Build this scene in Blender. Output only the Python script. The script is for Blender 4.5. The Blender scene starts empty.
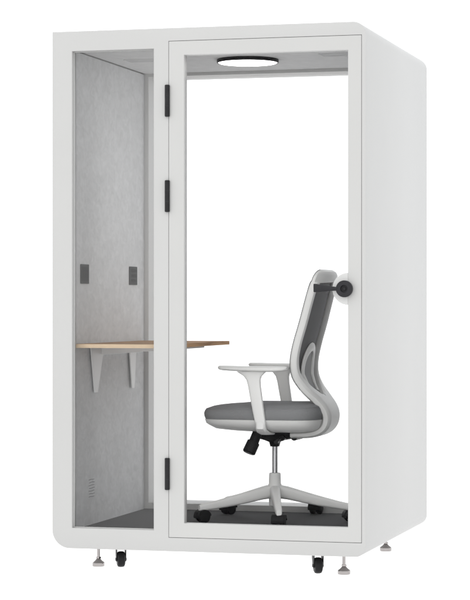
import bpy, bmesh, math, random
from mathutils import Vector, Matrix
from mathutils.geometry import tessellate_polygon
PI = math.pi
scene = bpy.context.scene
COL = scene.collection
random.seed(4)

# ------------------------------------------------------------------ helpers
def link(name, bm, mat, parent=None, smooth=30, bevel=0, seg=2, weld=False):
    if weld:
        bmesh.ops.remove_doubles(bm, verts=bm.verts, dist=1e-5)
    bmesh.ops.recalc_face_normals(bm, faces=bm.faces)
    me = bpy.data.meshes.new(name)
    bm.to_mesh(me); bm.free()
    for p in me.polygons: p.use_smooth = True
    me.set_sharp_from_angle(angle=math.radians(smooth))
    o = bpy.data.objects.new(name, me)
    COL.objects.link(o)
    if mat: me.materials.append(mat)
    if parent: o.parent = parent
    if bevel:
        m = o.modifiers.new('bevel', 'BEVEL'); m.width = bevel; m.segments = seg
        m.limit_method = 'ANGLE'; m.angle_limit = math.radians(35)
    return o

def box(bm, x0, x1, y0, y1, z0, z1):
    v = [bm.verts.new((x, y, z)) for x in (x0, x1) for y in (y0, y1) for z in (z0, z1)]
    for f in ((0,1,3,2),(4,6,7,5),(0,4,5,1),(2,3,7,6),(0,2,6,4),(1,5,7,3)):
        bm.faces.new([v[i] for i in f])

def loft(bm, rings, cap=True, closed=True):
    vs = [[bm.verts.new(p) for p in r] for r in rings]
    n = len(vs[0])
    for a, b in zip(vs, vs[1:]):
        for i in range(n if closed else n-1):
            j = (i+1) % n
            bm.faces.new((a[i], a[j], b[j], b[i]))
    if cap and closed:
        bm.faces.new(list(reversed(vs[0]))); bm.faces.new(vs[-1])
    return vs

def lathe(bm, prof, origin=(0,0,0), axis='Z', n=40, cap=True):
    o = Vector(origin); rings = []
    for r, h in prof:
        ring = []
        for k in range(n):
            a = 2*PI*k/n; c, s = r*math.cos(a), r*math.sin(a)
            p = {'Z': Vector((c, s, h)), 'Y': Vector((c, h, s)), 'X': Vector((h, c, s))}[axis]
            ring.append(o+p)
        rings.append(ring)
    loft(bm, rings, cap)

def tube(bm, a, b, r0, r1=None, n=24, steps=1):
    a, b = Vector(a), Vector(b); r1 = r0 if r1 is None else r1
    q = (b-a).to_track_quat('Z', 'Y')
    rings = []
    for t in range(steps+1):
        f = t/steps; r = r0+(r1-r0)*f
        rings.append([a+(b-a)*f+q @ Vector((r*math.cos(2*PI*k/n), r*math.sin(2*PI*k/n), 0)) for k in range(n)])
    loft(bm, rings)

def rrect(x0, x1, z0, z1, r, n=12):
    """rounded rectangle loop (counter clockwise); r = radii (bl, br, tr, tl)"""
    out = []
    for (cx, cz, rr, a0) in ((x0, z0, r[0], PI), (x1, z0, r[1], 1.5*PI), (x1, z1, r[2], 0), (x0, z1, r[3], .5*PI)):
        sx = 1 if cx == x0 else -1; sz = 1 if cz == z0 else -1
        for k in range(n+1):
            a = a0+.5*PI*k/n
            out.append((cx+sx*rr+rr*math.cos(a), cz+sz*rr+rr*math.sin(a)))
    return out

def rect(x0, x1, z0, z1):
    return [(x0, z0), (x1, z0), (x1, z1), (x0, z1)]

def cap_with_holes(bm, loops, y):
    """loops of bm verts (first = outer) in a plane y = const, filled with triangles"""
    flat = [v for l in loops for v in l]
    tris = tessellate_polygon([[Vector((v.co.x, v.co.z, 0)) for v in l] for l in loops])
    for t in tris:
        vs = [flat[i] for i in t]
        a, b, c = (v.co for v in vs)
        if (b-a).cross(c-a).length > 1e-10:
            try: bm.faces.new(vs)
            except ValueError: pass

def ringv(bm, pts, y): return [bm.verts.new((p[0], y, p[1])) for p in pts]
def skin(bm, a, b):
    n = len(a)
    for i in range(n):
        j = (i+1) % n
        bm.faces.new((a[i], a[j], b[j], b[i]))

def frame_prism(bm, outer, holes, y0, y1):
    """solid plate between y0 and y1 with holes"""
    A = [ringv(bm, outer, y0)]+[ringv(bm, h, y0) for h in holes]
    B = [ringv(bm, outer, y1)]+[ringv(bm, h, y1) for h in holes]
    cap_with_holes(bm, A, y0); cap_with_holes(bm, B, y1)
    for a, b in zip(A, B): skin(bm, a, b)

def polyprism_x(bm, pts, x0, x1):
    A = [bm.verts.new((x0, y, z)) for y, z in pts]; B = [bm.verts.new((x1, y, z)) for y, z in pts]
    skin(bm, A, B); bm.faces.new(A); bm.faces.new(list(reversed(B)))
def polyprism_y(bm, pts, y0, y1):
    A = [bm.verts.new((x, y0, z)) for x, z in pts]; B = [bm.verts.new((x, y1, z)) for x, z in pts]
    skin(bm, A, B); bm.faces.new(A); bm.faces.new(list(reversed(B)))

def empty(name, loc, label, cat, group=None):
    o = bpy.data.objects.new(name, None); COL.objects.link(o)
    o.location = loc; o['label'] = label; o['category'] = cat; o.empty_display_size = .1
    if group: o['group'] = group
    return o

def copy_tree(o, parent=None):
    c = o.copy(); COL.objects.link(c); c.parent = parent
    for ch in list(o.children): copy_tree(ch, c)
    return c

# ------------------------------------------------------------------ materials
def mat(name, color, rough=.5, metal=0, noise=None, bump=None, spec=.5, coat=0):
    m = bpy.data.materials.new(name); m.use_nodes = True
    nt = m.node_tree; N = nt.nodes; Lk = nt.links
    p = N['Principled BSDF']
    p.inputs['Base Color'].default_value = (*color, 1); p.inputs['Roughness'].default_value = rough
    p.inputs['Metallic'].default_value = metal; p.inputs['Specular IOR Level'].default_value = spec
    p.inputs['Coat Weight'].default_value = coat
    tc = N.new('ShaderNodeTexCoord')
    if noise:
        sc, amt, stretch = noise
        mp = N.new('ShaderNodeMapping'); mp.inputs['Scale'].default_value = stretch
        Lk.new(tc.outputs['Object'], mp.inputs[0])
        nz = N.new('ShaderNodeTexNoise'); nz.inputs['Scale'].default_value = sc; nz.inputs['Detail'].default_value = 5
        Lk.new(mp.outputs[0], nz.inputs['Vector'])
        mr = N.new('ShaderNodeMapRange'); mr.inputs['From Min'].default_value = .3; mr.inputs['From Max'].default_value = .7
        mr.inputs['To Min'].default_value = 1-amt; mr.inputs['To Max'].default_value = 1+amt
        Lk.new(nz.outputs['Fac'], mr.inputs['Value'])
        mx = N.new('ShaderNodeVectorMath'); mx.operation = 'SCALE'; mx.inputs[0].default_value = color
        Lk.new(mr.outputs[0], mx.inputs['Scale']); Lk.new(mx.outputs[0], p.inputs['Base Color'])
    if bump:
        sc, st, dist = bump
        nb = N.new('ShaderNodeTexNoise'); nb.inputs['Scale'].default_value = sc; nb.inputs['Detail'].default_value = 4
        Lk.new(tc.outputs['Object'], nb.inputs['Vector'])
        b = N.new('ShaderNodeBump'); b.inputs['Strength'].default_value = st; b.inputs['Distance'].default_value = dist
        Lk.new(nb.outputs['Fac'], b.inputs['Height']); Lk.new(b.outputs[0], p.inputs['Normal'])
    return m

PAINT  = mat('white powder coat', (.392, .392, .388), .45, noise=(2.2, .012, (1, 1, 1)), bump=(900, .08, .0004), spec=.35)
DOORP  = mat('door powder coat', (.397, .397, .391), .42, noise=(2.6, .012, (1, 1, 1)), bump=(900, .08, .0004), spec=.35)
RUBBER = mat('black gasket', (.015, .015, .015), .7)
BLACKM = mat('black coated metal', (.014, .014, .015), .42, noise=(30, .2, (1, 1, 1)), spec=.16)
BLACKP = mat('black plastic', (.012, .012, .013), .42, noise=(40, .2, (1, 1, 1)), bump=(300, .1, .0004), spec=.1)
DARKM  = mat('dark grey lever metal', (.016, .016, .018), .45, noise=(30, .1, (1, 1, 1)), spec=.2)
CHROME = mat('polished steel', (.34, .32, .315), .16, 1, noise=(60, .05, (1, 1, 1)))
STEELP = mat('brushed chrome column', (.42, .42, .43), .2, 1, noise=(60, .06, (1, 1, 8)))
GREYPL = mat('light grey plastic', (.63, .63, .62), .42, noise=(5, .015, (1, 1, 1)), bump=(500, .1, .0004), spec=.4)
SHELLPL= mat('pale grey plastic', (.68, .68, .67), .5, noise=(5, .015, (1, 1, 1)), bump=(500, .1, .0004), spec=.4)
DESKM  = mat('grey desk bracket steel', (.66, .66, .66), .5, noise=(8, .02, (1, 1, 1)))
SOCKET = mat('dark socket plate', (.035, .036, .037), .75, noise=(20, .08, (1, 1, 1)), spec=.08)
SOCKIN = mat('black socket insert', (.018, .018, .019), .8, spec=.05)
LINER  = mat('white inner frame paint', (.49, .49, .485), .5, noise=(3, .012, (1, 1, 1)), spec=.3)
VENTM  = mat('grey vent slot', (.13, .13, .132), .8, spec=.1)
SLOT   = mat('dark recess', (.02, .02, .02), .7)
SILVER = mat('frosted lock plate', (.47, .47, .465), .35, spec=.4)

def felt():
    m = mat('grey acoustic felt', (.55, .554, .56), .95, spec=.1)
    nt = m.node_tree; N = nt.nodes; Lk = nt.links; p = N['Principled BSDF']
    tc = N.new('ShaderNodeTexCoord')
    mp = N.new('ShaderNodeMapping'); mp.inputs['Scale'].default_value = (1, .30, .42)
    Lk.new(tc.outputs['Object'], mp.inputs[0])
    # crushed, mottled pile: warped noise drawn out along the height
    n1 = N.new('ShaderNodeTexNoise'); n1.inputs['Scale'].default_value = 16; n1.inputs['Detail'].default_value = 6
    n1.inputs['Distortion'].default_value = 1.6; Lk.new(mp.outputs[0], n1.inputs['Vector'])
    n2 = N.new('ShaderNodeTexNoise'); n2.inputs['Scale'].default_value = 75; n2.inputs['Detail'].default_value = 5
    n2.inputs['Distortion'].default_value = 1.1; Lk.new(mp.outputs[0], n2.inputs['Vector'])
    n3 = N.new('ShaderNodeTexNoise'); n3.inputs['Scale'].default_value = 420; n3.inputs['Detail'].default_value = 3
    Lk.new(tc.outputs['Object'], n3.inputs['Vector'])
    def mr(src, lo, hi, a=.3, b=.7):
        r = N.new('ShaderNodeMapRange'); r.inputs['From Min'].default_value = a; r.inputs['From Max'].default_value = b
        r.inputs['To Min'].default_value = lo; r.inputs['To Max'].default_value = hi
        Lk.new(src, r.inputs['Value']); return r.outputs[0]
    def mul(a, b):
        r = N.new('ShaderNodeMath'); r.operation = 'MULTIPLY'; Lk.new(a, r.inputs[0]); Lk.new(b, r.inputs[1]); return r.outputs[0]
    f = mul(mul(mr(n1.outputs['Fac'], .975, 1.025), mr(n2.outputs['Fac'], .92, 1.08)), mr(n3.outputs['Fac'], .92, 1.08))
    v = N.new('ShaderNodeVectorMath'); v.operation = 'SCALE'; v.inputs[0].default_value = (.55, .554, .56)
    Lk.new(f, v.inputs['Scale']); Lk.new(v.outputs[0], p.inputs['Base Color'])
    b = N.new('ShaderNodeBump'); b.inputs['Strength'].default_value = .35; b.inputs['Distance'].default_value = .001
    Lk.new(n3.outputs['Fac'], b.inputs['Height']); Lk.new(b.outputs[0], p.inputs['Normal'])
    return m
FELT = felt()
CEIL = mat('grey ceiling felt', (.55, .555, .56), .95, noise=(22, .05, (1, 1, 1)), bump=(300, .3, .001), spec=.1)
CARPET = mat('charcoal carpet', (.078, .078, .08), .95, noise=(240, .35, (1, 1, 1)), bump=(380, .8, .002), spec=.1)
FABRIC = mat('grey seat fabric', (.20, .203, .207), .95, noise=(300, .14, (1, 1, 1)), bump=(500, .6, .001), spec=.15)

def wood():
    m = mat('oak desk laminate', (.45, .28, .15), .65, spec=.1)
    nt = m.node_tree; N = nt.nodes; Lk = nt.links; p = N['Principled BSDF']
    tc = N.new('ShaderNodeTexCoord'); mp = N.new('ShaderNodeMapping'); mp.inputs['Scale'].default_value = (14, 1.2, 14)
    Lk.new(tc.outputs['Object'], mp.inputs[0])
    n = N.new('ShaderNodeTexNoise'); n.inputs['Scale'].default_value = 3; n.inputs['Detail'].default_value = 8; n.inputs['Distortion'].default_value = .8
    Lk.new(mp.outputs[0], n.inputs['Vector'])
    r = N.new('ShaderNodeValToRGB'); r.color_ramp.elements[0].position = .3; r.color_ramp.elements[1].position = .72
    r.color_ramp.elements[0].color = (.24, .125, .055, 1); r.color_ramp.elements[1].color = (.43, .25, .12, 1)
    Lk.new(n.outputs['Fac'], r.inputs[0]); Lk.new(r.outputs[0], p.inputs['Base Color'])
    return m
WOOD = wood()
EDGE = mat('pale beech edge band', (.66, .50, .33), .6, noise=(30, .06, (1, 1, 6)))

def glass(name, ior):
    m = bpy.data.materials.new(name); m.use_nodes = True
    N = m.node_tree.nodes; Lk = m.node_tree.links; N.clear()
    out = N.new('ShaderNodeOutputMaterial'); mix = N.new('ShaderNodeMixShader'); t = N.new('ShaderNodeBsdfTransparent')
    g = N.new('ShaderNodeBsdfGlossy'); g.inputs['Roughness'].default_value = .02
    fr = N.new('ShaderNodeFresnel'); fr.inputs['IOR'].default_value = ior
    t.inputs['Color'].default_value = (.988, .988, .988, 1)
    Lk.new(fr.outputs[0], mix.inputs[0]); Lk.new(t.outputs[0], mix.inputs[1]); Lk.new(g.outputs[0], mix.inputs[2])
    Lk.new(mix.outputs[0], out.inputs[0])
    return m
GLASS = glass('clear glass', 1.38)
GLASSD = glass('antireflective door glass', 1.09)

def meshfab():
    m = mat('charcoal back mesh', (.15, .15, .153), .8, noise=(300, .2, (1, 1, 1)), spec=.2)
    N = m.node_tree.nodes; Lk = m.node_tree.links; p = N['Principled BSDF']
    tc = N.new('ShaderNodeTexCoord'); vo = N.new('ShaderNodeTexVoronoi'); vo.inputs['Scale'].default_value = 420
    Lk.new(tc.outputs['Object'], vo.inputs['Vector'])
    r = N.new('ShaderNodeMapRange'); r.inputs['From Min'].default_value = .12; r.inputs['From Max'].default_value = .3
    r.inputs['To Min'].default_value = .55; r.inputs['To Max'].default_value = 1
    Lk.new(vo.outputs['Distance'], r.inputs['Value']); Lk.new(r.outputs[0], p.inputs['Alpha'])
    return m
MESH = meshfab()

def emis(name, c, s):
    m = bpy.data.materials.new(name); m.use_nodes = True
    N = m.node_tree.nodes; Lk = m.node_tree.links; N.clear()
    o = N.new('ShaderNodeOutputMaterial'); e = N.new('ShaderNodeEmission')
    e.inputs[0].default_value = (*c, 1); e.inputs[1].default_value = s
    Lk.new(e.outputs[0], o.inputs[0]); return m
LAMP = emis('lit diffuser', (1, .99, .97), 7)
GROUNDGLOW = emis('white ground with added glow', (1, 1, 1), 1.5)  # emission added to the ground: keeps it pure white, also lights the booth

# ------------------------------------------------------------------ setting: white ground, glow added so no contact shadows show
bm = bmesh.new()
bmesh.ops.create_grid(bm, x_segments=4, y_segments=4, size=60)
g = link('ground', bm, GROUNDGLOW); g['kind'] = 'structure'

# ------------------------------------------------------------------ the booth
W, D, ZB, ZT = 1.365, 1.41, .0888, 2.2885
DI = 1.077
booth = empty('office_booth', (0, 0, 0), 'white soundproof phone booth with rounded corners, glass front and grey felt inside', 'booth')
R = (.078, .046, .055, .004)
WIN = (.0898, .4536, .1760, 2.2035)
DR  = (.5187, 1.3470, .1465, 2.2338)
CAV = (.058, 1.307, .150, 2.232)
bm = bmesh.new()
def outer(i): return rrect(W*0+i, W-i, ZB+i, ZT-i, tuple(max(r-i, .0015) for r in R))
b = .003
ys = [(0, b), (.0009, .0009), (b, 0), (D-b, 0), (D-.0009, .0009), (D, b)]
rings = [ringv(bm, outer(i), y) for y, i in ys]
for a, c in zip(rings, rings[1:]): skin(bm, a, c)
def hole(rc, y0, y1, e=.0015):
    a = ringv(bm, rect(rc[0]-e, rc[1]+e, rc[2]-e, rc[3]+e), y0)
    a2 = ringv(bm, rect(*rc), y0+e); c = ringv(bm, rect(*rc), y1)
    skin(bm, a, a2); skin(bm, a2, c); return a, c
w0, w1 = hole(WIN, 0, .05); d0, d1 = hole(DR, 0, .05, .001)
cap_with_holes(bm, [rings[0], w0, d0], 0)
c0 = ringv(bm, rect(*CAV), .05)
# back of the fascia: door opening reaches past the cavity on the right, so the cavity ring is widened there
CV = (CAV[0], 1.352, .142, 2.2385)
for v, p in zip(c0, rect(*CV)): v.co.x, v.co.z = p
cap_with_holes(bm, [c0, w1, d1], .05)
c1 = ringv(bm, rect(*CV), .058); c2 = ringv(bm, rect(*CAV), .058); c3 = ringv(bm, rect(*CAV), DI)
skin(bm, c0, c1); skin(bm, c1, c2); skin(bm, c2, c3)
BK = (.092, 1.273, .190, 2.2035)
k3 = ringv(bm, rect(*CAV), D)
skin(bm, c3, k3)
cap_with_holes(bm, [rings[-1], k3], D)
link('shell', bm, PAINT, booth, smooth=28)

# inner linings
bm = bmesh.new(); box(bm, .059, .072, .0525, 1.0755, .1515, 2.2148)
wall_l = link('wall_panel', bm, FELT, booth, bevel=.002)
bm = bmesh.new(); box(bm, 1.293, 1.306, .0595, 1.0755, .1515, 2.2125)
link('wall_panel', bm, FELT, booth, bevel=.002)
bm = bmesh.new(); box(bm, .0745, 1.2905, .06, 1.0755, 2.2176, 2.2305)
ceil = link('ceiling_panel', bm, CEIL, booth, bevel=.002)
bm = bmesh.new(); box(bm, .0735, 1.2915, .0590, 1.0760, .1512, .162)
link('carpet', bm, CARPET, booth, bevel=.002)

# round ceiling lamp : black rim standing proud, lit disc
LX, LY = .70, .615
bm = bmesh.new()
prof = [(.120, 0), (.137, 0), (.138, -.003), (.138, -.0145), (.1370, -.0160), (.1325, -.0160), (.1315, -.0145), (.1315, -.006)]
rr = []
n = 72
for r, h in prof: rr.append([(LX+r*math.cos(2*PI*k/n), LY+r*math.sin(2*PI*k/n), 2.2172+h) for k in range(n)])
loft(bm, rr+[rr[0]], cap=False)
bmesh.ops.remove_doubles(bm, verts=bm.verts, dist=1e-6)
lamp = link('ceiling_light', bm, BLACKM, booth)
bm = bmesh.new(); lathe(bm, [(.1312, -.005), (.1312, -.0140), (.127, -.0165), (.06, -.0177), (.001, -.0178)], (LX, LY, 2.2172), n=72)
link('diffuser', bm, LAMP, lamp)

# slotted ceiling vents
def vent(x):
    bm = bmesh.new()
    frame_prism(bm, rect(-.07, .07, -.045, .045), [rect(-.062, .062, -.037, .037)], 0, .004)
    for k in range(6):
        zz = -.031+k*.0125
        box(bm, -.0615, .0615, .0005, .0032, zz-.0028, zz+.0028)
    bm.transform(Matrix.Translation((x, .52, 2.2172)) @ Matrix.Rotation(-PI/2, 4, 'X') @ Matrix.Translation((0, -.0, 0)))
    # after the turn the plate hangs below the ceiling
    for v in bm.verts: v.co.z = 2.2172-abs(v.co.z-2.2172)
    o = link('ceiling_vent', bm, CEIL, booth)
    bm = bmesh.new(); box(bm, x-.0625, x+.0625, .4825, .5575, 2.2160, 2.2172)
    link('vent_recess', bm, SLOT, o)
vent(.235); vent(1.125)

# fixed window pane with glazing bead
bm = bmesh.new()
frame_prism(bm, rect(WIN[0]+.0004, WIN[1]-.0004, WIN[2]+.0004, WIN[3]-.0004), [rect(WIN[0]+.004, WIN[1]-.004, WIN[2]+.004, WIN[3]-.004)], .018, .026)
wf = link('window', bm, PAINT, booth)
bm = bmesh.new(); box(bm, WIN[0]-.004, WIN[1]+.004, .0265, .0325, WIN[2]-.004, WIN[3]+.004)
link('glass_pane', bm, GLASS, wf)
# rear frame and glass
bm = bmesh.new(); frame_prism(bm, rect(CAV[0]+.0005, CAV[1]-.0005, CAV[2]+.0005, CAV[3]-.0005), [rect(*BK)], DI, 1.27)
rfm = link('rear_frame', bm, LINER, booth, bevel=.0012)
bm = bmesh.new(); box(bm, BK[0]-.004, BK[1]+.004, 1.200, 1.208, BK[2]-.004, BK[3]+.004)
link('rear_glass', bm, GLASSD, rfm)

# door
gp = .0016
DL = (DR[0]+gp, DR[1]-gp, DR[2]+gp, DR[3]-gp)
DG = (.5866, 1.2895, .2085, 2.1735)
bm = bmesh.new(); frame_prism(bm, rect(*DL), [rect(*DG)], 0, .044)
door = link('door', bm, DOORP, booth, bevel=.0012)
bm = bmesh.new(); box(bm, DG[0]-.004, DG[1]+.004, .018, .026, DG[2]-.004, DG[3]+.004)
link('glass_pane', bm, GLASSD, door)
bm = bmesh.new(); frame_prism(bm, rect(DR[0]+.0003, DR[1]-.0003, DR[2]+.0003, DR[3]-.0003), [rect(DL[0]-.0003, DL[1]+.0003, DL[2]-.0003, DL[3]+.0003)], .006, .030)
link('gasket', bm, RUBBER, door)
# lever handle: pale round plate on the glass edge, dark rose with keyhole, tapering lever
HX, HZ = 1.278, 1.1905
bm = bmesh.new()
polyprism_y(bm, [(1.2893, HZ+.066)]+[(1.2893-.066*math.sin(PI*k/40), HZ+.066*math.cos(PI*k/40)) for k in range(41)]+[(1.2893, HZ-.066)], .0015, .0165)
bmesh.ops.remove_doubles(bm, verts=bm.verts, dist=1e-5)
link('lock_plate', bm, SILVER, door, bevel=.001)
bm = bmesh.new()
lathe(bm, [(.026, .0005), (.030, .0005), (.030, -.0065), (.033, -.0065), (.0345, -.009), (.0345, -.024), (.032, -.0275), (.0165, -.0285), (.015, -.027), (.015, -.018), (.001, -.018)], (HX, 0, HZ), 'Y', n=48)
knob = link('handle', bm, DARKM, door)
bm = bmesh.new(); lathe(bm, [(.0075, -.0178), (.0075, -.0225), (.006, -.0235), (.001, -.0235)], (HX, 0, HZ), 'Y', n=24)
link('key_cylinder', bm, BLACKM, knob)
bm = bmesh.new()
rings = []
for t in range(15):
    f = t/14; x = HX-.030-f*.098
    hz = .0075+(.0185-.0075)*f**1.15; hy = .006+.002*(1-f)
    if f > .93: hz *= .92
    zc = HZ+.004*f; yc = -.021+.0 * f
    rings.append([(x, yc+hy*math.copysign(abs(math.sin(a))**.6, math.sin(a)), zc+hz*math.copysign(abs(math.cos(a))**.6, math.cos(a)))
                  for a in [2*PI*k/24 for k in range(24)]])
loft(bm, rings); link('lever', bm, DARKM, knob, smooth=50)
# hinges
for z0, z1 in ((1.9155, 2.049), (1.5150, 1.6482), (.3475, .4815)):
    bm = bmesh.new()
    h = z1-z0
    lathe(bm, [(.0085, 0), (.0105, .002), (.0105, h-.002), (.0085, h)], (.5150, -.006, z0), n=28)
    hi = link('hinge', bm, BLACKM, door)
    for q in (.33, .66):
        bm = bmesh.new(); lathe(bm, [(.0102, -.0008), (.0109, -.0004), (.0109, .0004), (.0102, .0008)], (.5150, -.006, z0+h*q), n=28)
        link('hinge_ring', bm, SOCKET, hi)

# desk along the left wall
bm = bmesh.new(); box(bm, .0728, .4965, .0790, 1.0440, .9405, .9571)
desk = link('desk', bm, WOOD, booth, bevel=.0008)
bm = bmesh.new(); box(bm, .0728, .4965, .0775, .0788, .9403, .9566)
link('edge_band', bm, EDGE, desk)
bm = bmesh.new(); box(bm, .4967, .4980, .0775, 1.0440, .9403, .9566)
link('edge_band', bm, WOOD, desk)
bm = bmesh.new(); polyprism_x(bm, [(.262, .9403), (1.03, .9403), (1.03, .9030), (.4255, .9030), (.30, .925)], .0728, .0800)
polyprism_x(bm, [(.262, .9398), (.432, .9398), (.428, .905), (.354, .7400), (.314, .7400)], .0803, .0860)
polyprism_x(bm, [(.805, .9398), (.915, .9398), (.908, .905), (.882, .7400), (.846, .7400)], .0803, .0860)
br = link('wall_bracket', bm, DESKM, desk, bevel=.001)
for y in (.40, .885):
    bm = bmesh.new(); polyprism_y(bm, [(.0865, .9400), (.420, .9400), (.420, .928), (.0865, .905)], y, y+.006)
    link('support_arm', bm, DESKM, desk, bevel=.001)

# sockets on the wall
def socket(y0, y1, z0, z1, detail):
    bm = bmesh.new(); box(bm, .0722, .0765, y0, y1, z0, z1)
    o = link('power_socket', bm, SOCKET, booth, bevel=.0012)
    if detail:
        for k in range(3):
            zc = z0+(z1-z0)*(.22+.28*k)
            bm = bmesh.new(); box(bm, .0767, .0774, y0+.022, y1-.030, zc-.008, zc+.008)
            box(bm, .0767, .0776, y1-.024, y1-.012, zc-.004, zc+.004)
            link('outlet', bm, SOCKIN, o, bevel=.0004)
    else:
        bm = bmesh.new(); box(bm, .0767, .0774, y0+.012, y1-.012, z0+.010, z1-.010)
        link('cover', bm, SOCKIN, o, bevel=.0004)
socket(.155, .262, 1.2172, 1.3012, False)
socket(.838, .952, 1.2180, 1.3026, True)
# louvred grille near the floor
bm = bmesh.new()
for k in range(7):
    z = .2835+k*.0125
    ya = .268+(.006 if k % 2 else 0)
    for t in range(6):
        y0 = ya+t*.0125; dz = .0009*math.sin(t*1.1+k)
        box(bm, .0720, .0726, y0, y0+.0124, z+dz-.0010, z+dz+.0010)
link('wall_vent', bm, VENTM, booth)

# levelling feet
def foot(x, y):
    bm = bmesh.new(); lathe(bm, [(.0068, .024), (.0068, .094)], (x, y, 0), n=20)
    o = link('levelling_foot', bm, CHROME, booth)
    bm = bmesh.new(); lathe(bm, [(.018, 0), (.0255, .0015), (.0268, .004), (.0268, .0165), (.0245, .0195), (.0150, .0265), (.0095, .0330), (.0075, .0345)], (x, y, 0), n=36)
    link('foot_pad', bm, CHROME, o)
    bm = bmesh.new(); lathe(bm, [(.0115, .035), (.0115, .042)], (x, y, 0), n=6)
    link('lock_nut', bm, CHROME, o, bevel=.0006)
for x, y in ((.1661, .125), (1.2454, .125), (1.244, 1.020), (.166, 1.27)): foot(x, y)
# casters
def caster(x, y, spin):
    M = Matrix.Translation((x, y, 0)) @ Matrix.Rotation(spin, 4, 'Z')
    bm = bmesh.new()
    box(bm, -.020, .020, -.020, .020, .0835, .0882)
    for s in (-1, 1):
        A = [(-.017, .083), (.026, .083), (.026, .066), (.012, .030), (-.004, .024), (-.014, .034)]
        polyprism_y(bm, A, *sorted((s*.0175, s*.0215)))
    lathe(bm, [(.007, -.024), (.007, .024)], (.002, 0, .034), 'Y', n=16)
    bm.transform(M); o = link('caster', bm, BLACKM, booth, bevel=.0012)
    bm = bmesh.new(); lathe(bm, [(.012, -.0165), (.026, -.0165), (.032, -.013), (.034, -.006), (.034, .006), (.032, .013), (.026, .0165), (.012, .0165)], (.002, 0, .0345), 'Y', n=40)
    bm.transform(M); link('wheel', bm, BLACKP, o)
caster(.2678, .125, 2.0); caster(1.1342, .125, 2.0); caster(.27, 1.27, 1.2); caster(1.10, 1.27, 1.4)

# ------------------------------------------------------------------ the office chair (faces -X)
chair = empty('office_chair', (.805, .693, .1621), 'light grey office chair with dark mesh back and grey seat, turned towards the desk', 'chair')
def lerp_rows(rows, n):
    """Catmull-Rom resample"""
    out = []
    m = len(rows)
    for i in range(m-1):
        p0 = rows[max(i-1, 0)]; p1 = rows[i]; p2 = rows[i+1]; p3 = rows[min(i+2, m-1)]
        for k in range(n):
            t = k/n
            out.append([.5*((2*b)+(-a+c)*t+(2*a-5*b+4*c-d)*t*t+(-a+3*b-3*c+d)*t**3) for a, b, c, d in zip(p0, p1, p2, p3)])
    out.append(list(rows[-1])); return out
# rows: u, w, half width, half opening, curvature, thickness
top = [(.2430, 1.114, .140, 0, .7, .018), (.2370, 1.104, .176, 0, .7, .022), (.2300, 1.086, .198, 0, .7, .026), (.2245, 1.066, .207, 0, .7, .028)]
mid = [(.2235, 1.061, .208, .164, .7, .029), (.2170, 1.038, .211, .182, .7, .029), (.2030, .985, .214, .189, .7, .029), (.1755, .880, .218, .194, .7, .029),
       (.1495, .790, .220, .195, .7, .029), (.1350, .715, .216, .186, .65, .030), (.1400, .650, .202, .158, .5, .033), (.1670, .598, .176, .098, .45, .037),
       (.1980, .562, .153, .036, .3, .040), (.2120, .547, .142, .004, .25, .042)]
bot = [(.2150, .543, .140, 0, .25, .042), (.2420, .510, .124, 0, .1, .042), (.2560, .475, .112, 0, 0, .042), (.2510, .436, .102, 0, 0, .040), (.2250, .406, .095, 0, 0, .036),
       (.1750, .390, .090, 0, 0, .032), (.0900, .386, .085, 0, 0, .028)]
rows = lerp_rows(top, 3)+lerp_rows(mid, 4)+lerp_rows(bot, 5)
def normals(rows):
    out = []
    for i in range(len(rows)):
        a = rows[max(i-1, 0)]; b = rows[min(i+1, len(rows)-1)]
        t = Vector((b[0]-a[0], 0, b[1]-a[1])).normalized()   # going down
        out.append(Vector((-t.z, 0, t.x)))                    # points to the rear (+u) for a downward path
    return out
NR = normals(rows)
NC = 6
def sheetpt(r, nrm, v, off):
    u, w, hw, ho, k, th = r
    return Vector((u+k*hw*hw-k*v*v, v, w))+nrm*off
bm = bmesh.new()
for sgn in (-1, 1):
    F, B = [], []
    for r, nrm in zip(rows, NR):
        f, bb = [], []
        for c in range(NC+1):
            t = c/NC; v = sgn*(r[3]+(r[2]-r[3])*t)
            edge = 1-.55*max(0, (t-.8)/.2)**2
            if r[3] > .02: edge *= 1-.35*max(0, (.18-t)/.18)**2
            f.append(bm.verts.new(sheetpt(r, nrm, v, -r[5]/2*edge)))
            bb.append(bm.verts.new(sheetpt(r, nrm, v, r[5]/2*edge)))
        F.append(f); B.append(bb)
    for i in range(len(rows)-1):
        for c in range(NC):
            bm.faces.new((F[i][c], F[i][c+1], F[i+1][c+1], F[i+1][c]))
            bm.faces.new((B[i][c+1], B[i][c], B[i+1][c], B[i+1][c+1]))
        bm.faces.new((F[i][NC], B[i][NC], B[i+1][NC], F[i+1][NC]))
        if rows[i][3] > 1e-6 or rows[i+1][3] > 1e-6:
            bm.faces.new((B[i][0], F[i][0], F[i+1][0], B[i+1][0]))
    for c in range(NC):
        bm.faces.new((F[0][c+1], F[0][c], B[0][c], B[0][c+1]))
        bm.faces.new((F[-1][c], F[-1][c+1], B[-1][c+1], B[-1][c]))
bmesh.ops.remove_doubles(bm, verts=bm.verts, dist=2e-5)
bf = link('backrest_frame', bm, GREYPL, chair, smooth=55, bevel=.0035, seg=3)

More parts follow.
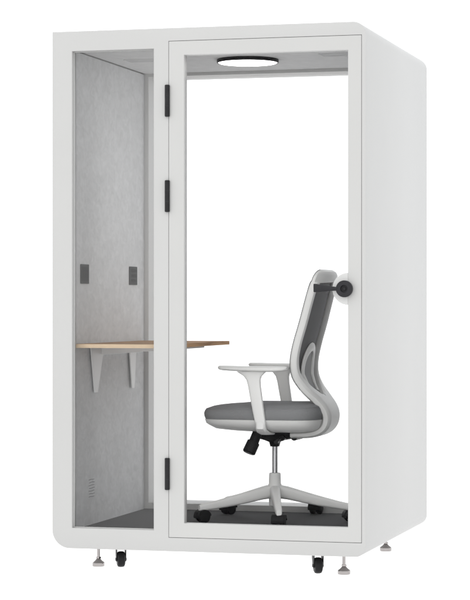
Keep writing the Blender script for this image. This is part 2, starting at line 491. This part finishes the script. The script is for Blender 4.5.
# mesh covering on the front of the frame
mrows = [r for r in lerp_rows(top, 3)+lerp_rows(mid[:-2], 4) if r[1] < 1.112]
NM = normals(mrows)
bm = bmesh.new(); F, B = [], []
for r, nrm in zip(mrows, NM):
    f, bb = [], []
    for c in range(17):
        v = (r[2]-.003)*(-1+2*c/16)
        t = (abs(v)-r[3])/(r[2]-r[3]); e = 1-.55*max(0, (t-.8)/.2)**2
        f.append(bm.verts.new(sheetpt(r, nrm, v, -r[5]/2*e-.0034))); bb.append(bm.verts.new(sheetpt(r, nrm, v, -r[5]/2*e-.0006)))
    F.append(f); B.append(bb)
for i in range(len(mrows)-1):
    for c in range(16):
        bm.faces.new((F[i][c], F[i][c+1], F[i+1][c+1], F[i+1][c])); bm.faces.new((B[i][c+1], B[i][c], B[i+1][c], B[i+1][c+1]))
    bm.faces.new((F[i][16], B[i][16], B[i+1][16], F[i+1][16])); bm.faces.new((B[i][0], F[i][0], F[i+1][0], B[i+1][0]))
for c in range(16):
    bm.faces.new((F[0][c+1], F[0][c], B[0][c], B[0][c+1])); bm.faces.new((F[-1][c], F[-1][c+1], B[-1][c+1], B[-1][c]))
link('backrest_mesh', bm, MESH, chair, smooth=50)

# lumbar support: arched light ring with a grey pad inside, behind the mesh
def midrow(w):
    rs = lerp_rows(mid, 6)
    for a, b2 in zip(rs, rs[1:]):
        if a[1] >= w >= b2[1]:
            t = (a[1]-w)/(a[1]-b2[1]); return [x+(y-x)*t for x, y in zip(a, b2)]
    return rs[-1]
def lump(v, w, off):
    r = midrow(w); return Vector((r[0]+r[4]*r[2]**2-r[4]*v*v+off, v, w))
arch = []
for k in range(33):
    a = PI*k/32
    v = -.088*math.cos(a); w = .655+.122*math.sin(a)**.8
    arch.append((v, w))
path = [(-.050, .575), (-.072, .610)]+arch+[(.072, .610), (.050, .575)]
bm = bmesh.new(); rings = []
for i, (v, w) in enumerate(path):
    a = path[max(i-1, 0)]; c = path[min(i+1, len(path)-1)]
    t = Vector((0, c[0]-a[0], c[1]-a[1])).normalized(); n2 = Vector((0, -t.z, t.y))
    pc = lump(v, w, -.008)
    rings.append([pc+n2*(.019*math.cos(q))+Vector((1, 0, 0))*(.0085*math.sin(q)) for q in [2*PI*j/12 for j in range(12)]])
loft(bm, rings)
lum = link('lumbar_support', bm, GREYPL, chair, smooth=60)
bm = bmesh.new(); rows_p = []
for i in range(15):
    f = i/14; w = .575+f*.194
    # half width of the arch at this height
    best = .048
    for (v, ww), (v2, w2) in zip(path, path[1:]):
        if v < 0 and min(ww, w2) <= w <= max(ww, w2) and abs(w2-ww) > 1e-6:
            best = abs(v+(v2-v)*(w-ww)/(w2-ww))
    rows_p.append((w, best-.006))
GA = [[bm.verts.new(lump(-h+2*h*c/12, w, -.014)) for c in range(13)] for w, h in rows_p]
GB = [[bm.verts.new(lump(-h+2*h*c/12, w, -.008)) for c in range(13)] for w, h in rows_p]
for i in range(14):
    for c in range(12):
        bm.faces.new((GA[i][c], GA[i][c+1], GA[i+1][c+1], GA[i+1][c])); bm.faces.new((GB[i][c+1], GB[i][c], GB[i+1][c], GB[i+1][c+1]))
    bm.faces.new((GA[i][12], GB[i][12], GB[i+1][12], GA[i+1][12])); bm.faces.new((GB[i][0], GA[i][0], GA[i+1][0], GB[i+1][0]))
for c in range(12):
    bm.faces.new((GA[0][c+1], GA[0][c], GB[0][c], GB[0][c+1])); bm.faces.new((GA[-1][c], GA[-1][c+1], GB[-1][c+1], GB[-1][c]))
PAD = mat('grey lumbar pad', (.26, .26, .262), .7, noise=(200, .08, (1, 1, 1)))
link('lumbar_pad', bm, PAD, lum, smooth=50)

# seat
def sup(a, ax, ay, n=4.4):
    c, s = math.cos(a), math.sin(a)
    return ax*math.copysign(abs(c)**(2/n), c), ay*math.copysign(abs(s)**(2/n), s)
def seat_loft(bm, layers, cx, N=64, dish=None):
    rings = []
    for (sx, sy, h) in layers:
        ring = []
        for k in range(N):
            x, y = sup(2*PI*k/N, sx, sy)
            ring.append(Vector((cx+x, y, dish(cx+x, y, h))))
        rings.append(ring)
    vs = loft(bm, rings, cap=True)
def dish(x, y, h):
    z = h
    if h > .48:
        g = min(1, (h-.48)/.04)
        f = min(1, max(0, (-.09-x)/.09)); f = f*f*(3-2*f); z -= .010*f*g   # lower front roll
        f = max(0, (-.20-x)/.10); z -= .006*f*f*g
        z += .006*max(0, (x-.05)/.18)**2*g
        z += .006*(1-(y/.25)**2)*g
    return z
bm = bmesh.new()
L = [(.252, .240, .452), (.262, .250, .459), (.267, .254, .472), (.268, .255, .486), (.264, .250, .503), (.254, .240, .513), (.234, .222, .520), (.19, .18, .523), (.12, .12, .524), (.05, .055, .524), (.012, .012, .524)]
seat_loft(bm, L, -.024, dish=dish)
seat = link('seat_cushion', bm, FABRIC, chair, smooth=60)
bm = bmesh.new()
ctr = []
for k in range(160):
    x, y = sup(2*PI*k/160, .2585, .2445); x -= .024
    ctr.append(Vector((x, y, dish(x, y, .5085))))
rings = []
for k in range(160):
    t = (ctr[(k+1) % 160]-ctr[k-1]).normalized(); a_ = t.cross(Vector((0, 0, 1))).normalized(); b_ = a_.cross(t)
    rings.append([ctr[k]+a_*.0022*math.cos(q)+b_*.0022*math.sin(q) for q in [2*PI*j/8 for j in range(8)]])
loft(bm, rings+[rings[0]], cap=False, closed=True)
bmesh.ops.remove_doubles(bm, verts=bm.verts, dist=1e-6)
link('piping', bm, FABRIC, seat, smooth=60)
bm = bmesh.new()
def dish2(x, y, h): 
    return h+(.010*max(0, (-x)/.25) if h < .43 else 0)
seat_loft(bm, [(.06, .06, .397), (.18, .12, .399), (.228, .175, .405), (.249, .222, .420), (.259, .246, .440), (.264, .253, .4565), (.260, .249, .4600), (.2, .2, .460)], -.024, dish=dish2)
link('seat_shell', bm, SHELLPL, chair, smooth=50)

# armrests
def armrest(s):
    y = s*.262
    bm = bmesh.new()   # post: wide flaring head, tapering down to the seat shell
    secs = [(.447, .0015, .0245, .013), (.455, .0, .0240, .014), (.50, -.008, .0255, .014), (.56, -.018, .0270, .014), (.61, -.026, .0280, .014), (.635, -.030, .0310, .014), (.652, -.034, .0400, .015), (.662, -.037, .053, .016), (.6715, -.039, .066, .017)]
    rings = []
    for w, uc, hu, hv in secs:
        rings.append([(uc+hu*math.copysign(abs(math.cos(a))**.55, math.cos(a)), y+hv*math.copysign(abs(math.sin(a))**.55, math.sin(a)), w) for a in [2*PI*(k+.5)/28 for k in range(28)]])
    loft(bm, rings)
    # foot of the post turning under the seat shell
    rings = []
    for (v, w, hu, hw_) in [(.268, .452, .022, .012), (.266, .432, .023, .014), (.245, .412, .024, .014), (.19, .400, .026, .011), (.12, .394, .028, .008)]:
        rings.append([(.003+hu*math.copysign(abs(math.cos(a))**.6, math.cos(a)), s*v+(hw_ if w > .42 else .004)*math.sin(a)*(1 if w > .42 else 1), w+(0 if w > .44 else hw_*math.sin(a)*(.7))) for a in [2*PI*(k+.5)/28 for k in range(28)]])
    loft(bm, rings)
    o = link('armrest', bm, SHELLPL, chair, smooth=50)
    bm = bmesh.new(); rings = []
    P = [(-.187, .018, .689, .0045), (-.181, .033, .6885, .0085), (-.165, .040, .687, .0105), (-.10, .043, .6845, .0115), (.0, .044, .683, .0125), (.07, .042, .683, .012), (.108, .036, .6845, .010), (.122, .024, .686, .006)]
    for u, hv, wc, hz in P:
        rings.append([(u, y+hv*math.copysign(abs(math.cos(a))**.7, math.cos(a)), wc+hz*math.copysign(abs(math.sin(a))**.7, math.sin(a))) for a in [2*PI*k/28 for k in range(28)]])
    loft(bm, rings); link('arm_pad', bm, GREYPL, o, smooth=50)
armrest(-1); armrest(1)

# mechanism
bm = bmesh.new()
rings = []
for w, x0, x1, hv in [(.3935, -.095, .125, .075), (.378, -.090, .125, .07), (.366, -.072, .085, .05), (.358, -.045, .045, .032), (.350, -.024, .024, .024), (.330, -.019, .019, .019)]:
    xc = (x0+x1)/2; hx = (x1-x0)/2
    rings.append([(xc+hx*math.copysign(abs(math.cos(a))**.5, math.cos(a)), hv*math.copysign(abs(math.sin(a))**.5, math.sin(a)), w) for a in [2*PI*(k+.5)/28 for k in range(28)]])
loft(bm, rings)
tube(bm, (.055, -.085, .372), (.055, .085, .372), .011)
tube(bm, (.105, -.070, .375), (.105, .070, .375), .014)
link('tilt_mechanism', bm, BLACKP, chair, smooth=45)
bm = bmesh.new()
tube(bm, (-.046, -.13, .400), (-.062, -.145, .352), .0215, .0225, n=28); tube(bm, (-.0605, -.1435, .357), (-.078, -.160, .312), .0285, .0292, n=28)
tube(bm, (-.078, -.160, .3125), (-.0795, -.1615, .308), .0285, .024, n=28)
link('tension_knob', bm, BLACKP, chair, bevel=.0015)
bm = bmesh.new(); tube(bm, (.045, -.07, .372), (.062, -.20, .366), .0045); tube(bm, (.060, -.185, .366), (.064, -.235, .363), .008, .0095)
link('height_lever', bm, BLACKP, chair, bevel=.001)
bm = bmesh.new(); lathe(bm, [(.0125, .15), (.0125, .335)], n=32)
lift = link('gas_lift', bm, STEELP, chair)
# star base
bm = bmesh.new(); lathe(bm, [(.020, .062), (.026, .066), (.027, .100), (.031, .105), (.036, .120), (.036, .150), (.0275, .163), (.0260, .205), (.0250, .2115), (.0200, .2125)], n=40)
base = link('star_base', bm, SHELLPL, chair, smooth=40)
RB = .345
legs = [(-73+72*k) for k in range(5)]
for k, dg in enumerate(legs):
    a = math.radians(dg); M = Matrix.Rotation(a, 4, 'Z')
    bm = bmesh.new(); rings = []
    for r, hw_, z0, z1 in [(.022, .024, .098, .158), (.06, .023, .094, .152), (.12, .0205, .083, .136), (.20, .0175, .069, .115), (.30, .0155, .057, .091), (.343, .0145, .0515, .083), (.358, .011, .0525, .078)]:
        zc, hz = (z0+z1)/2, (z1-z0)/2
        rings.append([M @ Vector((r, hw_*math.copysign(abs(math.cos(q))**.6, math.cos(q)), zc+hz*math.copysign(abs(math.sin(q))**.6, math.sin(q)))) for q in [2*PI*(j+.5)/20 for j in range(20)]])
    loft(bm, rings); link('base_leg', bm, SHELLPL, base, smooth=50)
    # twin wheel caster
    c = Vector((RB*math.cos(a), RB*math.sin(a), 0))
    sp = math.radians([92, 35, 80, 62, 40][k])
    M2 = Matrix.Translation(c) @ Matrix.Rotation(sp, 4, 'Z')
    bm = bmesh.new()
    tube(bm, (0, 0, .045), (0, 0, .0535), .009)
    # hood between the wheels
    A = [(.030*math.cos(t), .0285+.0290*math.sin(t)) for t in [PI*j/14 for j in range(15)]]
    polyprism_y(bm, A, -.0055, .0055)
    A = [(r_*math.cos(t)+.003, .0275+r_*math.sin(t)) for r_, ts in ((.0315, [math.radians(8+j*15.6) for j in range(13)]), (.0285, [math.radians(195.2-j*15.6) for j in range(13)])) for t in ts]
    polyprism_y(bm, A, -.0295, .0295)
    for q in (-1, 1): polyprism_y(bm, [(.0315*math.cos(t)+.003, .0275+.0315*math.sin(t)) for t in [math.radians(20+j*14) for j in range(11)]], *sorted((q*.0272, q*.0297)))
    bm.transform(M2); cs = link('chair_caster', bm, BLACKP, chair, bevel=.001)
    for s in (-1, 1):
        bm = bmesh.new()
        prof = [(.008, s*.007), (.0245, s*.007), (.0272, s*.010), (.0275, s*.017), (.0268, s*.0235), (.023, s*.0262), (.006, s*.0265)]
        lathe(bm, prof, (.004, 0, .0278), 'Y', n=36)
        bm.transform(M2); link('wheel', bm, BLACKP, cs, smooth=40)

# ------------------------------------------------------------------ camera
f, th = 2186/470, math.atan2(.2622, .965)
cam_d = bpy.data.cameras.new('camera'); cam = bpy.data.objects.new('camera', cam_d); COL.objects.link(cam)
cam_d.sensor_fit = 'HORIZONTAL'; cam_d.sensor_width = 36; cam_d.lens = 36*f
cam.location = (.78*.965+9.322*.2622, .78*.2622-9.322*.965, 1.12)
cam.rotation_euler = (PI/2, 0, th)
cam_d.shift_y = 6/470
cam_d.clip_start = .1; cam_d.clip_end = 300
scene.camera = cam

# ------------------------------------------------------------------ light: a white studio all round
w = bpy.data.worlds.new('World'); scene.world = w; w.use_nodes = True
nt = w.node_tree; N = nt.nodes; Lk = nt.links
bg = N['Background']; bg.inputs[0].default_value = (1, 1, 1, 1)
tc = N.new('ShaderNodeTexCoord'); dp = N.new('ShaderNodeVectorMath'); dp.operation = 'DOT_PRODUCT'
dp.inputs[1].default_value = Vector((-.22, -.93, .30)).normalized()
Lk.new(tc.outputs['Generated'], dp.inputs[0])
mr = N.new('ShaderNodeMapRange'); mr.interpolation_type = 'SMOOTHSTEP'
mr.inputs['From Min'].default_value = .1; mr.inputs['From Max'].default_value = .95
mr.inputs['To Min'].default_value = 1.55; mr.inputs['To Max'].default_value = 2.1
Lk.new(dp.outputs['Value'], mr.inputs['Value']); Lk.new(mr.outputs[0], bg.inputs[1])
cr = N.new('ShaderNodeMapRange'); cr.data_type = 'FLOAT_VECTOR'
cr.inputs[7].default_value = (-.2,)*3; cr.inputs[8].default_value = (.9,)*3
cr.inputs[9].default_value = (.97, .985, 1.0); cr.inputs[10].default_value = (1.0, 1.0, .995)
Lk.new(dp.outputs['Value'], cr.inputs[6]); Lk.new(cr.outputs[1], bg.inputs[0])

scene.view_settings.view_transform = 'Standard'; scene.view_settings.look = 'None'
scene.view_settings.exposure = 0; scene.view_settings.gamma = 1
scene.cycles.max_bounces = 12; scene.cycles.transparent_max_bounces = 16
